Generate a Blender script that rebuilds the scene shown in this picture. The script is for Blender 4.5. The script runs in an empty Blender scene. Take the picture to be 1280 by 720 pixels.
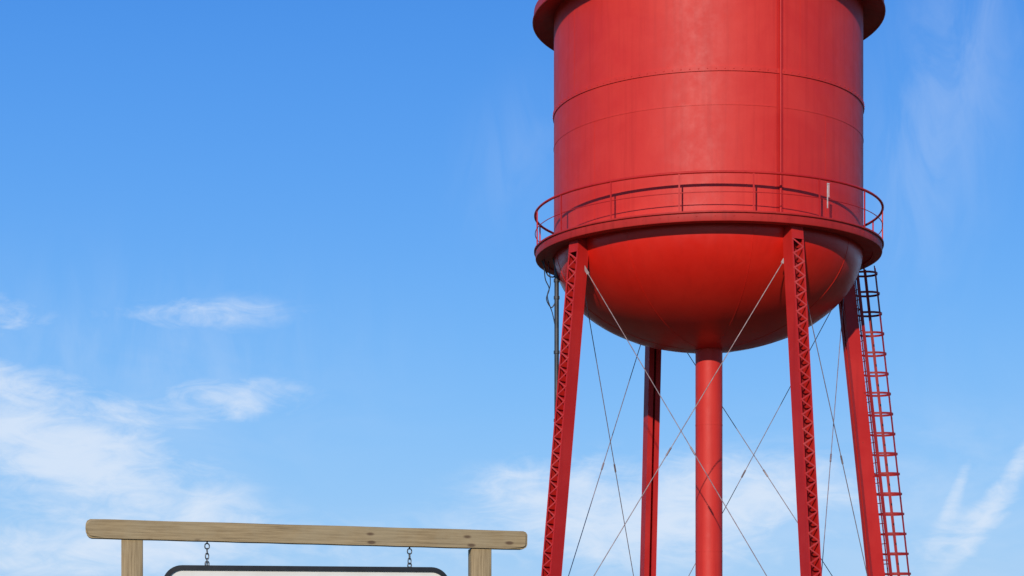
import bpy, bmesh, math, random
from mathutils import Vector, Matrix
random.seed(4)
scn=bpy.context.scene
scn.view_settings.view_transform='Standard'
scn.view_settings.look='None'
scn.view_settings.exposure=0
COL=scn.collection
F=2300.0; HOR=800.0; EYE=1.6
SUN_AZ=math.radians(194); SUN_EL=math.radians(21)

# ---------------------------------------------------------------- helpers
def srgb(r,g,b):
    f=lambda c:(c/255/12.92) if c/255<=0.04045 else ((c/255+0.055)/1.055)**2.4
    return (f(r),f(g),f(b),1)
def link(o):
    COL.objects.link(o); return o
def empty(name,loc,rz=0,label=None,cat=None,parent=None):
    o=bpy.data.objects.new(name,None); o.location=loc; o.rotation_euler=(0,0,rz)
    o.empty_display_size=.3
    if label:o["label"]=label
    if cat:o["category"]=cat
    if parent:o.parent=parent
    return link(o)
def obj(name,bm,mat,parent=None,label=None,smooth=None,cat=None):
    bmesh.ops.recalc_face_normals(bm,faces=bm.faces)
    me=bpy.data.meshes.new(name); bm.to_mesh(me); bm.free()
    if not isinstance(mat,(list,tuple)): mat=[mat]
    for m in mat: me.materials.append(m)
    if smooth is not None:
        me.shade_smooth()
        me.set_sharp_from_angle(angle=math.radians(smooth))
    o=bpy.data.objects.new(name,me)
    if parent:o.parent=parent
    if label:o["label"]=label
    if cat:o["category"]=cat
    return link(o)
def lathe(bm,prof,seg=160,closed=False):
    rings=[]
    for r,z in prof:
        if r<1e-5: rings.append([bm.verts.new((0,0,z))])
        else: rings.append([bm.verts.new((r*math.cos(2*math.pi*i/seg),r*math.sin(2*math.pi*i/seg),z)) for i in range(seg)])
    n=len(rings)
    for k in range(n if closed else n-1):
        A=rings[k];B=rings[(k+1)%n]
        for i in range(seg):
            j=(i+1)%seg
            if len(A)==1 and len(B)==1: continue
            if len(A)==1: bm.faces.new((A[0],B[i],B[j]))
            elif len(B)==1: bm.faces.new((A[i],A[j],B[0]))
            else: bm.faces.new((A[i],A[j],B[j],B[i]))
def sweep(bm,pts,r,n=8,closed=False,flat=None):
    pts=[Vector(p) for p in pts]; N=len(pts); rings=[]; prev=None
    for k in range(N):
        if closed: t=(pts[(k+1)%N]-pts[k-1])
        else: t=pts[min(k+1,N-1)]-pts[max(k-1,0)]
        t.normalize()
        if prev is None:
            up=Vector((0,0,1)) if abs(t.z)<.95 else Vector((0,1,0))
            a=t.cross(up).normalized()
        else: a=(prev-t*prev.dot(t)).normalized()
        prev=a; b=t.cross(a)
        ra=r; rb=r if flat is None else flat
        rings.append([bm.verts.new(pts[k]+a*ra*math.cos(2*math.pi*(i+.5)/n)+b*rb*math.sin(2*math.pi*(i+.5)/n)) for i in range(n)])
    for k in range(N if closed else N-1):
        A=rings[k];B=rings[(k+1)%N]
        for i in range(n):
            j=(i+1)%n
            bm.faces.new((A[i],A[j],B[j],B[i]))
    if not closed:
        bm.faces.new(rings[0]); bm.faces.new(rings[-1])
def prism(bm,p0,p1,u,v,u0,u1,v0,v1,mi=0):
    c=[(u0,v0),(u1,v0),(u1,v1),(u0,v1)]
    A=[bm.verts.new(p0+u*a+v*b) for a,b in c]; B=[bm.verts.new(p1+u*a+v*b) for a,b in c]
    fs=[]
    for i in range(4):
        j=(i+1)%4; fs.append(bm.faces.new((A[i],A[j],B[j],B[i])))
    fs.append(bm.faces.new(A)); fs.append(bm.faces.new(B))
    for f in fs: f.material_index=mi
def box(bm,x0,x1,y0,y1,z0,z1):
    prism(bm,Vector((0,0,z0)),Vector((0,0,z1)),Vector((1,0,0)),Vector((0,1,0)),x0,x1,y0,y1)
def D(a): 
    a=math.radians(a); return Vector((math.sin(a),-math.cos(a),0))
def T(a):
    a=math.radians(a); return Vector((math.cos(a),math.sin(a),0))

# ---------------------------------------------------------------- materials
class NT:
    def __init__(s,nt): s.nt=nt
    def n(s,t,**k):
        x=s.nt.nodes.new(t)
        for a,b in k.items(): setattr(x,a,b)
        return x
    def put(s,sock,v):
        if isinstance(v,bpy.types.NodeSocket): s.nt.links.new(v,sock)
        else: sock.default_value=v
    def m(s,op,a,b=0.0,c=0.0,clamp=False):
        x=s.n('ShaderNodeMath',operation=op,use_clamp=clamp)
        s.put(x.inputs[0],a); s.put(x.inputs[1],b); s.put(x.inputs[2],c)
        return x.outputs[0]
    def mix(s,f,a,b,bt='MIX'):
        x=s.n('ShaderNodeMix',data_type='RGBA',blend_type=bt)
        s.put(x.inputs[0],f); s.put(x.inputs[6],a); s.put(x.inputs[7],b)
        return x.outputs[2]
    def noise(s,vec,scale,detail=5,rough=.55,dist=0):
        x=s.n('ShaderNodeTexNoise')
        s.put(x.inputs['Vector'],vec); x.inputs['Scale'].default_value=scale
        x.inputs['Detail'].default_value=detail; x.inputs['Roughness'].default_value=rough
        x.inputs['Distortion'].default_value=dist
        return x.outputs[0]
    def mapv(s,vec,sc,rot=(0,0,0),loc=(0,0,0)):
        x=s.n('ShaderNodeMapping'); s.put(x.inputs[0],vec)
        x.inputs['Scale'].default_value=sc; x.inputs['Rotation'].default_value=rot; x.inputs['Location'].default_value=loc
        return x.outputs[0]
    def rng(s,v,a,b,c,d,smooth=True):
        x=s.n('ShaderNodeMapRange'); x.interpolation_type='SMOOTHSTEP' if smooth else 'LINEAR'
        s.put(x.inputs[0],v)
        for i,q in enumerate((a,b,c,d)): x.inputs[i+1].default_value=q
        return x.outputs[0]
def newmat(name):
    m=bpy.data.materials.new(name); m.use_nodes=True
    nt=m.node_tree; b=nt.nodes['Principled BSDF']; return m,NT(nt),b
def red_paint(name,base,dark,fade,rust_amt=.5,streak=.5,rough=.42,spec=.25,bump=.2):
    m,N,b=newmat(name)
    co=N.n('ShaderNodeTexCoord').outputs['Object']
    big=N.noise(co,.55,6,.6,.4)
    med=N.noise(co,3.2,6,.65)
    st=N.noise(N.mapv(co,(5.5,5.5,.22)),1.0,6,.6)
    fine=N.noise(co,26,4,.6)
    c=N.mix(N.rng(big,.35,.68,0,1),base,fade)
    c=N.mix(N.m('MULTIPLY',N.rng(st,.45,.72,0,1),streak),c,dark)
    c=N.mix(N.m('MULTIPLY',N.rng(med,.55,.75,0,1),.35),c,fade)
    rm=N.m('MULTIPLY',N.rng(N.m('ADD',N.m('MULTIPLY',fine,.45),N.m('MULTIPLY',med,.55)),.62,.68,0,1),rust_amt)
    c=N.mix(rm,c,srgb(84,38,28))
    N.put(b.inputs['Base Color'],c)
    N.put(b.inputs['Roughness'],N.m('ADD',N.m('MULTIPLY',med,.3),rough-.12))
    b.inputs['Specular IOR Level'].default_value=spec
    bp=N.n('ShaderNodeBump'); bp.inputs['Strength'].default_value=bump; bp.inputs['Distance'].default_value=.02
    hb=N.m('ADD',N.m('MULTIPLY',N.noise(co,1.4,3,.5),1.5),N.m('MULTIPLY',fine,.12))
    N.put(bp.inputs['Height'],hb)
    N.put(b.inputs['Normal'],bp.outputs[0])
    return m
M_TANK=red_paint('tank red paint',(0.61,.024,.015,1),(0.50,.019,.012,1),(0.66,.036,.022,1),.25,.5,.52,.32,.25)
M_BOWL=red_paint('bowl red paint',(0.66,.013,.006,1),(0.54,.010,.005,1),(0.70,.018,.008,1),.15,.3,.32,.45)
M_STEEL=red_paint('structural red paint',(0.50,.015,.012,1),(0.36,.012,.010,1),(0.57,.025,.019,1),.5,.4,.5)
M_RIM=red_paint('rim red paint',(0.44,.018,.014,1),(0.31,.014,.011,1),(0.50,.028,.020,1),.6,.5,.5)
M_LADDER=red_paint('ladder red paint',(0.30,.012,.012,1),(0.17,.009,.010,1),(0.38,.020,.018,1),.7,.5,.5)
M_INNER=red_paint('shade-toned inner red paint',(0.25,.009,.008,1),(0.15,.008,.007,1),(0.30,.015,.012,1),.6,.5,.7)  # shade inside the legs, behind the lacing, put into a darker red
M_LACE=red_paint('lacing red paint',(0.54,.030,.025,1),(0.40,.020,.017,1),(0.62,.08,.065,1),.3,.3,.45)
def simple(name,c1,c2,scale,rough=.6,metal=0,bump=.2):
    m,N,b=newmat(name); co=N.n('ShaderNodeTexCoord').outputs['Object']
    n=N.noise(co,scale,6,.6)
    N.put(b.inputs['Base Color'],N.mix(N.rng(n,.35,.65,0,1),c1,c2))
    b.inputs['Roughness'].default_value=rough; b.inputs['Metallic'].default_value=metal
    bp=N.n('ShaderNodeBump'); bp.inputs['Strength'].default_value=bump; bp.inputs['Distance'].default_value=.005
    N.put(bp.inputs['Height'],n); N.put(b.inputs['Normal'],bp.outputs[0])
    return m
M_ROD=simple('weathered steel rod',(.22,.15,.15,1),(.36,.27,.26,1),6,.55,.2)
M_PIPE=simple('grey conduit',(.025,.028,.034,1),(.05,.052,.06,1),5,.5,.1)
M_WHITE=simple('chalky white paint',(.50,.42,.38,1),(.66,.58,.54,1),9,.6)
M_CHAIN=simple('galvanised chain',(.10,.10,.10,1),(.2,.2,.2,1),40,.4,.8)
M_BLACK=simple('black enamel',(.006,.006,.007,1),(.012,.012,.013,1),12,.4)
M_PANEL=simple('cream white sign panel',(.70,.66,.58,1),(.76,.72,.64,1),4,.45,0,.05)
M_CONC=simple('concrete',(.26,.25,.23,1),(.38,.37,.34,1),6,.85)
def grass():
    m,N,b=newmat('grass'); co=N.n('ShaderNodeTexCoord').outputs['Object']
    a=N.noise(co,.15,6,.6); c=N.noise(co,9,6,.7)
    x=N.mix(N.rng(a,.35,.65,0,1),(.055,.085,.022,1),(.10,.11,.04,1))
    x=N.mix(N.m('MULTIPLY',N.rng(c,.4,.7,0,1),.5),x,(.03,.05,.015,1))
    N.put(b.inputs['Base Color'],x); b.inputs['Roughness'].default_value=.9
    bp=N.n('ShaderNodeBump'); bp.inputs['Distance'].default_value=.05; N.put(bp.inputs['Height'],c); N.put(b.inputs['Normal'],bp.outputs[0])
    return m
def wood(name,axis):
    m,N,b=newmat(name); co=N.n('ShaderNodeTexCoord').outputs['Object']
    s=(1.8,44,44) if axis=='x' else (44,44,1.8)
    s2=(.35,9,9) if axis=='x' else (9,9,.35)
    g=N.noise(N.mapv(co,s),1.6,8,.7,.1)
    g2=N.noise(N.mapv(co,s2),1.5,4,.6,.2)
    sp=N.noise(co,3.1,6,.65)
    x=N.mix(N.rng(g,.3,.7,0,1),srgb(132,110,76),srgb(172,148,108))
    x=N.mix(N.m('MULTIPLY',N.rng(g2,.45,.7,0,1),.25),x,srgb(118,96,64))
    x=N.mix(N.m('MULTIPLY',N.rng(sp,.40,.65,0,1),.45),x,srgb(160,144,112))
    v=N.n('ShaderNodeTexVoronoi'); N.put(v.inputs['Vector'],N.mapv(co,(5,9,12) if axis=='x' else (12,9,5),loc=(.3,.2,.4))); v.inputs['Scale'].default_value=1.0
    x=N.mix(N.rng(v.outputs['Distance'],.08,.2,.8,0),x,srgb(76,50,30))
    ck=N.noise(N.mapv(co,(.8,50,50) if axis=='x' else (50,50,.8),loc=(3,2,1)),1.3,5,.6)
    ckm=N.rng(ck,.62,.68,0,1)
    x=N.mix(N.m('MULTIPLY',ckm,.45),x,srgb(80,62,42))
    N.put(b.inputs['Base Color'],x); b.inputs['Roughness'].default_value=.8
    bp=N.n('ShaderNodeBump'); bp.inputs['Strength'].default_value=.5; bp.inputs['Distance'].default_value=.004
    N.put(bp.inputs['Height'],N.m('SUBTRACT',g,ckm)); N.put(b.inputs['Normal'],bp.outputs[0])
    return m
M_WX=wood('weathered timber beam','x'); M_WZ=wood('weathered timber post','z')

# ---------------------------------------------------------------- ground
bm=bmesh.new()
S=4000
vs=[bm.verts.new(p) for p in ((-S,-S,0),(S,-S,0),(S,S,0),(-S,S,0))]; bm.faces.new(vs)
g=obj('ground',bm,grass()); g["kind"]="structure"

# ---------------------------------------------------------------- water tower
TX,TY=5.73,54.0
tower=empty('water_tower',(TX,TY,0),0,"bright red steel water tower on four lattice legs with balcony","water tower")
R=4.5
DECK=13.03; RAIL=14.06; BOT=12.76
bm=bmesh.new()
ZT=19.95
lathe(bm,[(R,12.9),(R,ZT)],192)
def rib(z,h,t): lathe(bm,[(R-.005,z-h),(R+t,z-h+.001),(R+t,z+h-.001),(R-.005,z+h)],192)
rib(16.02,.020,.009); rib(16.98,.065,.028)
def rivet(bm,c,nrm,r):
    nrm=nrm.normalized(); t=Vector((0,0,1)).cross(nrm).normalized(); w=nrm.cross(t)
    rings=[]
    for rr,h in ((r,0),(r*.75,r*.55)):
        rings.append([bm.verts.new(c+t*rr*math.cos(i*math.pi/3)+w*rr*math.sin(i*math.pi/3)+nrm*h) for i in range(6)])
    top=bm.verts.new(c+nrm*r*.8)
    for i in range(6):
        j=(i+1)%6
        bm.faces.new((rings[0][i],rings[0][j],rings[1][j],rings[1][i])); bm.faces.new((rings[1][i],rings[1][j],top))
for i in range(120):
    d=D(i*3); rivet(bm,d*(R+.027)+Vector((0,0,16.98)),d,.022)
for (z0,z1,off) in ((13.1,15.99,40),(17.05,19.9,28)):
    for k in range(4):
        a=off+k*90; d=D(a)
        prism(bm,Vector((0,0,z0)),Vector((0,0,z1)),d,T(a),R-.01,R+.004,-.010,.010)
obj('tank_shell',bm,M_TANK,tower,smooth=40)
# bowl
bm=bmesh.new(); b_=2.83; zc=12.92
prof=[]
for i in range(0,49):
    t=math.pi/2*i/48; prof.append(((R-.004)*math.cos(t),zc-b_*math.sin(t)))
prof[-1]=(0,zc-b_)
lathe(bm,prof,192)
for k in range(8):
    a=10+k*45; pts=[D(a)*((R+.0)*math.cos(t))+Vector((0,0,zc-(b_+.002)*math.sin(t))) for t in [math.pi/2*j/30 for j in range(1,28)]]
    sweep(bm,pts,.007,6)
obj('tank_bowl',bm,M_BOWL,tower,smooth=40,label="rounded glossy red bottom of the tank")
# roof with eave
bm=bmesh.new(); RR=5.06
lathe(bm,[(R-.02,19.86),(RR-.06,19.74),(RR,19.70),(RR+.03,19.74),(RR+.03,20.0),(RR-.02,20.06),(4.0,20.55),(2.0,21.35),(.35,21.95),(.35,22.2),(0,22.3)],160)
roof=obj('roof',bm,M_RIM,tower,smooth=30)
bm=bmesh.new()
sweep(bm,[D(i*3.75)*(RR+.035)+Vector((0,0,19.73)) for i in range(96)],.04,8,True)
obj('roof_rim',bm,M_RIM,roof,smooth=50)
# vertical strip on the shell
bm=bmesh.new()
a=19.7; d=D(a)
sweep(bm,[d*(R+.045)+Vector((0,0,z)) for z in (13.04,15,17,19.86)],.036,10)
prism(bm,Vector((0,0,13.06)),Vector((0,0,19.84)),d,T(a),R-.01,R+.010,-.10,.10)
obj('seam_strip',bm,M_STEEL,tower,smooth=50)
# balcony
bm=bmesh.new(); RB=5.05
prof=[(R+.004,DECK),(RB+.03,DECK),(RB+.035,DECK-.005),(RB+.035,DECK-.045),(RB+.03,DECK-.05),(RB-.01,DECK-.052),(RB-.01,BOT+.03)]
prof+=[(RB-.02,BOT+.005),(RB-.04,BOT),(RB-.28,BOT-.0),(RB-.285,BOT+.04),(R-.0,BOT+.05)]
lathe(bm,prof,192)
for k in range(64):
    d=D(k*360/64+2); rivet(bm,d*(RB-.011)+Vector((0,0,DECK-.14)),d,.018)
balc=obj('balcony',bm,M_RIM,tower,smooth=50)
bm=bmesh.new()
def ringpts(r,z,n=120): return [D(i*360/n)*r+Vector((0,0,z)) for i in range(n)]
sweep(bm,ringpts(RB,RAIL),.037,8,True)
sweep(bm,ringpts(RB,DECK+.5),.013,6,True)
NP=16
for k in range(NP):
    a=k*360/NP+8.0; d=D(a)
    prism(bm,Vector((0,0,DECK-.05)),Vector((0,0,RAIL)),d,T(a),RB+.010,RB+.018,-.022,.022)
    prism(bm,Vector((0,0,DECK-.05)),Vector((0,0,RAIL)),d,T(a),RB-.02,RB+.010,-.005,.005)
obj('railing',bm,M_STEEL,balc,smooth=50)
bm=bmesh.new()
d=D(33.5)
p=d*(RB+.03)
prism(bm,p+Vector((0,0,DECK+.25)),p+Vector((0,0,DECK+.93)),d,T(33.5),-.008,.008,-.014,.014)
prism(bm,p+T(33.5)*.05+Vector((0,0,DECK+.55)),p+T(33.5)*.05+Vector((0,0,DECK+.93)),d,T(33.5),-.008,.008,-.008,.008)
prism(bm,p+Vector((0,0,DECK+.9)),p+Vector((0,0,DECK+.925)),d,T(33.5),.01,.016,-.02,.065)
obj('bracket',bm,M_WHITE,balc,label="slim chalky white bracket on the railing")
# riser
bm=bmesh.new()
r=.395
prof=[(r+.16,.25),(r+.16,.33),(r,.34),(r,10.6)]
lathe(bm,prof,64)
for z in (4.2,7.9): lathe(bm,[(r-.01,z-.022),(r+.005,z-.02),(r+.005,z+.02),(r-.01,z+.022)],64)
ri=obj('riser_pipe',bm,M_TANK,tower,smooth=40); ri.location=(.05,0,0)
# legs: angle, top radius, bottom radius, top z, twist of the section
LEGS={'FL':(-56.8,4.58,5.86,12.82,6),'FR':(24.0,4.58,5.78,12.82,4),'BR':(105,4.36,5.78,12.80,0),'BL':(196.4,4.32,5.15,12.80,0)}
H=.20
def legpt(k,z):
    a,rt,rb,zt,tw=LEGS[k]
    f=(z-0.3)/(zt-.3); return D(a)*(rb+(rt-rb)*f)+Vector((0,0,z))
for k in ('FL','FR','BR','BL'):
    a,rt,rb,zt,tw=LEGS[k]
    p0=legpt(k,.3); p1=legpt(k,zt)
    w=(p1-p0).normalized(); v=T(a+tw); v=(v-w*v.dot(w)).normalized(); u=v.cross(w).normalized()
    if u.dot(D(a))<0: u=-u
    back=k in('BR','BL')
    bm=bmesh.new()
    for s in (-1,1):
        lo,hi=(s*H,s*(H-.016)); 
        prism(bm,p0,p1,u,v,-H+.014,H-.014,min(lo,hi),max(lo,hi))
        for q in (-1,1):
            lo2,hi2=q*H,q*(H-.013)
            fw=.055
            if q==-1: fw=.165 if back else .155
            f0,f1=s*(H+.002),s*(H-fw)
            prism(bm,p0,p1,u,v,min(lo2,hi2),max(lo2,hi2),min(f0,f1),max(f0,f1))
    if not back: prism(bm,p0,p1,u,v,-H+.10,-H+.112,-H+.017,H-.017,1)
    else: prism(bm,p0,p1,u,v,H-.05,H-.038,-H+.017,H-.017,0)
    L=(p1-p0).length
    for zt0,zt1 in ((0,.7),(L-.42,L)):
        for q in (-1,1):
            lo,hi=sorted((q*(H+.003),q*(H+.014)))
            prism(bm,p0+w*zt0,p0+w*zt1,u,v,lo,hi,-H+.01,H-.01)
    prism(bm,p0-w*.03,p0,u,v,-H-.12,H+.12,-H-.12,H+.12)
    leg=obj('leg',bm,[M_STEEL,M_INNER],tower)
    bm=bmesh.new()
    pitch=.20; n=int((L-1.15)/pitch); pitch=(L-1.15)/n
    for i in range(n):
        s=1 if i%2==0 else -1
        off=.006 if s==1 else .0065
        A=p0+w*(.72+i*pitch)+v*(s*(H-.03))+u*(H+off)
        B=p0+w*(.72+(i+1)*pitch)-v*(s*(H-.03))+u*(H+off)
        dd=(B-A).normalized(); side=dd.cross(u).normalized()
        prism(bm,A-dd*.02,B+dd*.02,u,side,-.0035,.0035,-.021,.021)
        rivet(bm,A+u*.004,u,.017)
    obj('lattice',bm,M_LACE,leg)
    bm=bmesh.new()
    c=legpt(k,.3)
    for s0,z0,z1 in ((.62,-.1,.12),(.48,.12,.268)):
        box(bm,c.x-s0,c.x+s0,c.y-s0,c.y+s0,z0,z1)
    obj('footing',bm,M_CONC,tower)
bm=bmesh.new(); lathe(bm,[(0,-.1),(.8,-.1),(.8,.2),(.75,.25),(0,.25)],40)
obj('footing',bm,M_CONC,tower,smooth=30)
# brace rods
def rod(A,B,off):
    A=A+off; B=B+off
    bm=bmesh.new(); d=(B-A).normalized()
    sweep(bm,[A,B],.0125,6)
    c=A.lerp(B,.50)
    sweep(bm,[c-d*.13,c-d*.09,c+d*.09,c+d*.13],.026,8,False)
    for P,sg in ((A,1),(B,-1)):
        sd=d.cross(Vector((0,0,1))).normalized(); up=sd.cross(d)
        prism(bm,P-d*sg*.05,P+d*sg*.22,sd,up,-.010,.010,-.04,.04)
    obj('brace_rod',bm,M_ROD,tower,smooth=50)
order=['FL','FR','BR','BL']
ZU,ZL=12.0,1.5
for i in range(4):
    a=order[i]; b=order[(i+1)%4]
    pa=legpt(a,ZU); pb=legpt(b,ZU); qa=legpt(a,ZL); qb=legpt(b,ZL)
    e=(pb-pa).normalized(); nrm=e.cross(Vector((0,0,1)))
    ins=lambda P,sg: P+e*sg*(H+.01)
    rod(ins(pa,1),ins(qb,-1),nrm*.025)
    rod(ins(pb,-1),ins(qa,1),-nrm*.025)
# ladder with cage
bm=bmesh.new(); a=105; u=D(a); v=T(a)
def lp(z):
    f=z/12.6; return legpt('BR',z)+u*(.40-.11*f)
z0,z1=.25,13.0
P0=lp(z0);P1=lp(z1)
for s in (-1,1):
    prism(bm,P0+v*s*.25,P1+v*s*.25,u,v,-.05,.05,-.012,.012)
n=int((z1-z0)/.30)
for i in range(1,n):
    z=z0+i*(z1-z0)/n; p=lp(z); sweep(bm,[p-v*.245,p+v*.245],.014,6)
for z in (1.5,4,6.5,9,11.5):
    p=lp(z); 
    for s in (-1,1):
        q=p+v*s*.2
        prism(bm,q-Vector((0,0,.02)),q+Vector((0,0,.02)),u,v,-.2,-.03,-.006,.006)
lad=obj('ladder',bm,M_LADDER,tower,smooth=50)
bm=bmesh.new()
def cage(z,th,rad=.39):
    c=lp(z)+u*.36
    return c+v*(rad*.95*math.sin(th))+u*(rad*math.cos(th))
zz=2.4; hoops=[]
while zz<12.76:
    pts=[lp(zz)+v*-.25]+[cage(zz,math.radians(t)) for t in range(-130,131,20)]+[lp(zz)+v*.25]
    for k in range(len(pts)-1):
        A,B=pts[k],pts[k+1]; dd=(B-A).normalized(); o_=dd.cross(Vector((0,0,1))).normalized()
        prism(bm,A-dd*.004,B+dd*.004,Vector((0,0,1)),o_,-.032,.032,-.005,.005)
    hoops.append(zz); zz+=.6
for t in (-115,-58,0,58,115):
    th=math.radians(t)
    A=cage(2.4,th,.385);B=cage(12.80,th,.385)
    o_=(v*math.cos(th)-u*math.sin(th)).normalized(); nn=(u*math.cos(th)+v*math.sin(th)).normalized()
    prism(bm,A,B,nn,o_,-.012,-.001,-.026,.026)
obj('safety_cage',bm,M_LADDER,lad)
# dark down conduit and loose cables beside the bowl
bm=bmesh.new()
cx,cy=-4.42,0
sweep(bm,[Vector((cx,cy,z)) for z in (12.5,8,4,.1)],.07,10)
sweep(bm,[Vector((cx,cy,12.45)),Vector((cx,cy,12.6)),Vector((cx-.06,cy,12.8))],.07,10)
for z in (12.1,11.6,10,8,6,4,2): sweep(bm,[Vector((cx,cy,z)),Vector((cx,cy,z+.09))],.09,10)
cond=obj('downpipe',bm,M_PIPE,tower,smooth=50,label="dark grey vertical conduit pipe")
bm=bmesh.new()
def cable(pts,r=.012):
    out=[]
    P=[Vector(p)+Vector((.06,0,0)) for p in pts]; P=[P[0]]+P+[P[-1]]
    for i in range(1,len(P)-2):
        for k in range(6):
            t=k/6; a0,a1,a2,a3=P[i-1],P[i],P[i+1],P[i+2]
            out.append(.5*((2*a1)+(-a0+a2)*t+(2*a0-5*a1+4*a2-a3)*t*t+(-a0+3*a1-3*a2+a3)*t**3))
    out.append(P[-2]); sweep(bm,out,r,6)
cable([(-4.85,-.1,12.75),(-4.82,-.1,12.2),(-4.70,-.05,11.9),(-4.78,-.05,11.6),(-4.64,-.03,11.35),(-4.52,0,11.5)],.018)
cable([(-4.72,.2,12.75),(-4.66,.2,12.1),(-4.75,.1,11.7),(-4.60,.1,11.2),(-4.52,.03,10.8)],.016)
cable([(-4.9,.1,12.75),(-4.75,.1,12.35),(-4.60,0,12.25),(-4.52,0,12.3)],.022)
obj('cable',bm,M_PIPE,cond,smooth=50)

# ---------------------------------------------------------------- sign
rz=math.atan2(.6,2.898); mid=Vector((-1.355,12.4,0))
frame=empty('sign_frame',mid,rz,"weathered timber post and beam frame holding a hanging sign","sign frame")
tilt=.0155
def bevel(bm,off,seg=2):
    bmesh.ops.remove_doubles(bm,verts=bm.verts,dist=1e-5)
    bmesh.ops.bevel(bm,geom=list(bm.edges),offset=off,segments=seg,affect='EDGES',profile=.5)
bm=bmesh.new()
L2=1.48; hb=.062; dp=.07
N_=30
def beam_outline():
    pts=[]
    c=.030
    pts+=[(-L2+.002,-hb*.35),(-L2+.010,-hb*.68),(-L2+.022,-hb*.9),(-L2+c+.008,-hb)]
    for i in range(1,N_): x=-L2+c+.02+(2*L2-2*c-.04)*i/N_; pts.append((x,-hb+.0008*math.sin(i*1.7)))
    pts+=[(L2-c,-hb),(L2-.008,-hb*.8),(L2,-hb*.5),(L2,hb*.6),(L2-.010,hb*.88),(L2-c,hb)]
    for i in range(N_-1,0,-1): x=-L2+c+(2*L2-2*c)*i/N_; pts.append((x,hb+.001*math.sin(i*.8+.5)))
    pts+=[(-L2+c,hb),(-L2+.010,hb*.82),(-L2+.002,hb*.5),(-L2,hb*.1)]
    return pts
o=beam_outline()
fr=[bm.verts.new((x,-dp,z)) for x,z in o]; bk=[bm.verts.new((x,dp,z)) for x,z in o]
bm.faces.new(fr); bm.faces.new(bk)
for i in range(len(o)):
    j=(i+1)%len(o); bm.faces.new((fr[i],fr[j],bk[j],bk[i]))
es=[e for e in bm.edges if all(abs(v.co.y+dp)<1e-6 for v in e.verts) or all(abs(v.co.y-dp)<1e-6 for v in e.verts)]
bmesh.ops.bevel(bm,geom=es,offset=.014,segments=3,affect='EDGES')
beam=obj('beam',bm,M_WX,frame,smooth=35); beam.location=(0,0,2.308); beam.rotation_euler=(0,tilt,0)
for x in (-1.18,1.16):
    bm=bmesh.new(); zt=2.308-x*tilt-hb-.002
    box(bm,-.07,.07,-.068,.068,-.1,zt-.0)
    bevel(bm,.007)
    p=obj('post',bm,M_WZ,frame,smooth=35); p.location=(x,.012,0)
hs=empty('hanging_sign',mid,rz,"cream white sign board with rounded black frame hung on chains","hanging sign")
xa,xb=-.985,.948; zt=2.097; zb=.95; cr=.13
def rrect(x0,x1,z0,z1,r,n=10):
    pts=[]
    for cx,cz,a0 in ((x1-r,z1-r,0),(x0+r,z1-r,90),(x0+r,z0+r,180),(x1-r,z0+r,270)):
        for i in range(n+1):
            t=math.radians(a0+90*i/n); pts.append((cx+r*math.cos(t),cz+r*math.sin(t)))
    return pts
bm=bmesh.new()
fw=.032
outer=rrect(xa,xb,zb,zt,cr); inner=rrect(xa+fw,xb-fw,zb+fw,zt-fw,cr-fw)
n=len(outer)
V=[[bm.verts.new((x,y,z)) for x,z in pts] for pts,y in ((outer,-.022),(inner,-.022),(inner,.022),(outer,.022))]
for k in range(4):
    A=V[k];B=V[(k+1)%4]
    for i in range(n):
        j=(i+1)%n; bm.faces.new((A[i],A[j],B[j],B[i]))
obj('frame',bm,M_BLACK,hs,smooth=30)
bm=bmesh.new()
f2=fw-.001
ii=rrect(xa+f2,xb-f2,zb+f2,zt-f2,cr-f2)
A=[bm.verts.new((x,-.008,z)) for x,z in ii];B=[bm.verts.new((x,.008,z)) for x,z in ii]
bm.faces.new(A);bm.faces.new(B)
for i in range(n):
    j=(i+1)%n; bm.faces.new((A[i],A[j],B[j],B[i]))
obj('panel',bm,M_PANEL,hs)
def link_(bm,c,hh,ww,r,rot):
    pts=[]
    for i in range(16):
        t=2*math.pi*i/16; x=ww*math.cos(t); z=hh*math.sin(t)
        z=max(-hh*.9,min(hh*.9,z*1.1))
        pts.append(c+Vector((x*math.cos(rot),x*math.sin(rot),z)))
    sweep(bm,pts,r,8,True)
for x in (-.691,.671):
    bm=bmesh.new(); top=2.308-x*tilt-hb
    sweep(bm,[Vector((x,0,top+.03)),Vector((x,0,top-.016))],.0055,8)
    link_(bm,Vector((x,0,top-.032)),.019,.016,.0042,.3)
    k=0; zz=top-.066
    while zz>zt+.012:
        link_(bm,Vector((x,0,zz)),.022,.012,.0038,1.7 if k%2==0 else .4); zz-=.033; k+=1
    link_(bm,Vector((x,0,zt+.010)),.018,.013,.0045,.2)
    sweep(bm,[Vector((x,0,zt-.01)),Vector((x,0,zt+.004))],.009,8)
    obj('chain',bm,M_CHAIN,hs,smooth=60)

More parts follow.
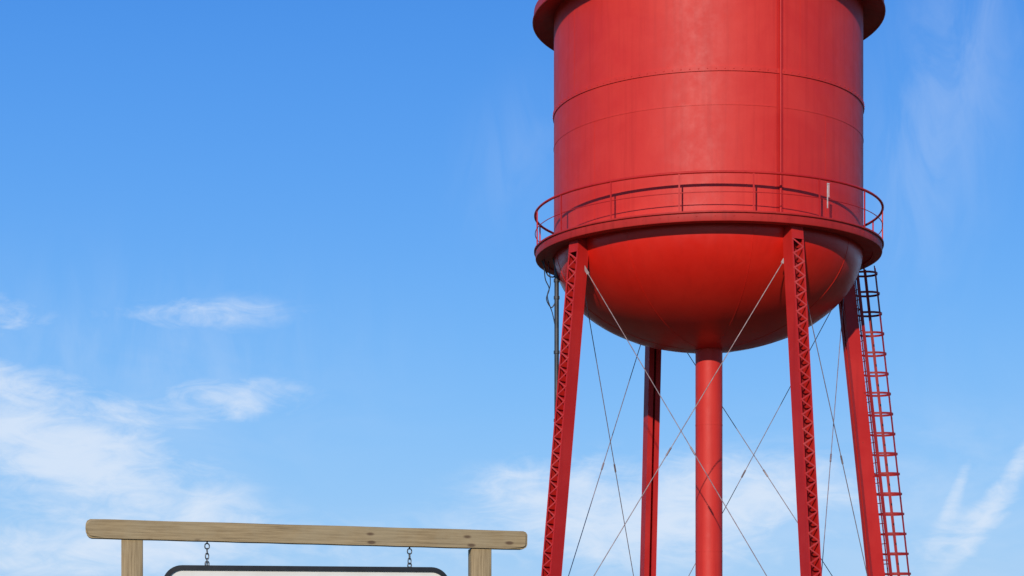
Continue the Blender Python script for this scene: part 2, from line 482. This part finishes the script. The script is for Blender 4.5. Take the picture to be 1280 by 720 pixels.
# ---------------------------------------------------------------- sky / light
w=bpy.data.worlds.new("World"); scn.world=w; w.use_nodes=True
nt=w.node_tree; N=NT(nt); bg=nt.nodes['Background']
sky=N.n('ShaderNodeTexSky'); sky.sky_type='NISHITA'; sky.sun_disc=False
sky.sun_elevation=SUN_EL; sky.sun_rotation=SUN_AZ; sky.air_density=1.0; sky.dust_density=.6; sky.ozone_density=3
co=N.n('ShaderNodeTexCoord').outputs['Generated']
sep=N.n('ShaderNodeSeparateXYZ'); N.put(sep.inputs[0],co); X,Y,Z=sep.outputs
U=N.m('ARCTAN2',X,Y)
V=N.m('DIVIDE',Z,N.m('MAXIMUM',N.m('SQRT',N.m('ADD',N.m('MULTIPLY',X,X),N.m('MULTIPLY',Y,Y))),.02))
def P(px,py): return ((px-640)/F,(HOR-py)/F)
ramp=N.n('ShaderNodeValToRGB'); N.put(ramp.inputs[0],N.m('DIVIDE',V,.5))
cr_=ramp.color_ramp; cr_.interpolation='B_SPLINE'
stops=[(0.0,(176,212,248)),(.10,(156,204,250)),(.26,(122,188,251)),(.43,(98,170,248)),(.62,(78,153,241)),(.8,(62,138,231)),(1,(44,112,208))]
while len(cr_.elements)<len(stops): cr_.elements.new(.5)
for e,(p,c) in zip(cr_.elements,stops): e.position=p; e.color=srgb(*c)
sk=N.n('ShaderNodeVectorMath',operation='SCALE'); N.put(sk.inputs[0],sky.outputs[0]); sk.inputs['Scale'].default_value=.09
base=N.mix(.9,sk.outputs[0],ramp.outputs[0])
def blob(px,py,rx,ry,rot,amp):
    u0,v0=P(px,py); rx/=F; ry/=F; c=math.cos(math.radians(rot)); s=math.sin(math.radians(rot))
    du=N.m('SUBTRACT',U,u0); dv=N.m('SUBTRACT',V,v0)
    a=N.m('DIVIDE',N.m('ADD',N.m('MULTIPLY',du,c),N.m('MULTIPLY',dv,s)),rx)
    b=N.m('DIVIDE',N.m('SUBTRACT',N.m('MULTIPLY',dv,c),N.m('MULTIPLY',du,s)),ry)
    e=N.m('EXPONENT',N.m('MULTIPLY',N.m('ADD',N.m('MULTIPLY',a,a),N.m('MULTIPLY',b,b)),-1.0))
    return N.m('MULTIPLY',e,amp)
def addup(bl):
    m=None
    for q in bl:
        e=blob(*q); m=e if m is None else N.m('ADD',m,e)
    return m
mask=addup([(40,540,175,70,-22,.92),(170,605,150,50,-16,.62),(295,500,105,32,6,.66),(245,398,130,24,2,.56),(5,400,60,24,-12,.6),
       (280,690,330,42,0,.42),(60,690,140,40,0,.30),(775,640,160,60,-4,.88),(670,605,60,30,0,.5),(960,615,140,55,0,.72),(1185,675,80,28,30,.45),(1248,600,80,13,58,.52),(1188,612,50,10,68,.42),(1225,650,70,12,50,.35)])
mask=N.m('ADD',mask,N.rng(V,.0,.11,.13,0))
cmb=N.n('ShaderNodeCombineXYZ'); N.put(cmb.inputs[0],U); N.put(cmb.inputs[1],V); cmb.inputs[2].default_value=.37
n1=N.noise(N.mapv(cmb.outputs[0],(1,1.9,1),(0,0,math.radians(12))),13,8,.62,.9)
n2=N.noise(N.mapv(cmb.outputs[0],(1,2.8,1),(0,0,math.radians(18)),(3,1,0)),30,6,.62,1.0)
nn=N.m('ADD',N.m('MULTIPLY',N.m('SUBTRACT',n1,.5),1.7),N.m('MULTIPLY',N.m('SUBTRACT',n2,.5),1.5))
d=N.m('SUBTRACT',N.m('ADD',nn,mask),.25)
d=N.m('MULTIPLY',N.rng(d,-.35,1.05,0,1),N.rng(mask,.02,.5,0,1))
veil=addup([(1180,120,70,230,-14,.45),(640,200,50,90,-20,.25),(1010,640,200,90,0,.5),(160,490,260,110,0,.5),(1200,620,120,120,0,.4)])
n3=N.noise(N.mapv(cmb.outputs[0],(2.4,.8,1),(0,0,math.radians(-16)),(1,5,0)),16,7,.6,.8)
n4=N.noise(N.mapv(cmb.outputs[0],(1,2.2,1),(0,0,math.radians(10)),(2,7,0)),11,7,.6,.8)
hi=N.rng(V,.10,.19,0,1)
n34=N.m('ADD',N.m('MULTIPLY',n3,hi),N.m('MULTIPLY',n4,N.m('SUBTRACT',1.0,hi)))
vd=N.m('MULTIPLY',veil,N.rng(n34,.32,.72,0.08,.8))
d=N.m('MAXIMUM',N.m('MULTIPLY',d,.80),N.m('MULTIPLY',vd,.55))
cc=N.mix(d,base,srgb(224,235,250))
N.put(bg.inputs['Color'],cc); bg.inputs['Strength'].default_value=1.0
try:
    w.cycles.sampling_method='MANUAL'; w.cycles.sample_map_resolution=256
except Exception: pass

sl=bpy.data.lights.new('sun','SUN'); sl.energy=3.3; sl.angle=math.radians(.6); sl.color=(1,.93,.82)
so=bpy.data.objects.new('sun',sl); link(so)
sd=Vector((math.sin(SUN_AZ)*math.cos(SUN_EL),math.cos(SUN_AZ)*math.cos(SUN_EL),math.sin(SUN_EL)))
so.rotation_euler=sd.to_track_quat('Z','Y').to_euler(); so.location=(0,0,40)

cam=bpy.data.cameras.new('camera'); co_=bpy.data.objects.new('camera',cam); link(co_)
co_.location=(0,0,EYE); co_.rotation_euler=(math.radians(90),0,0)
cam.sensor_width=36; cam.lens=F/1280*36; cam.shift_y=(HOR-360)/1280
cam.clip_end=10000
scn.camera=co_
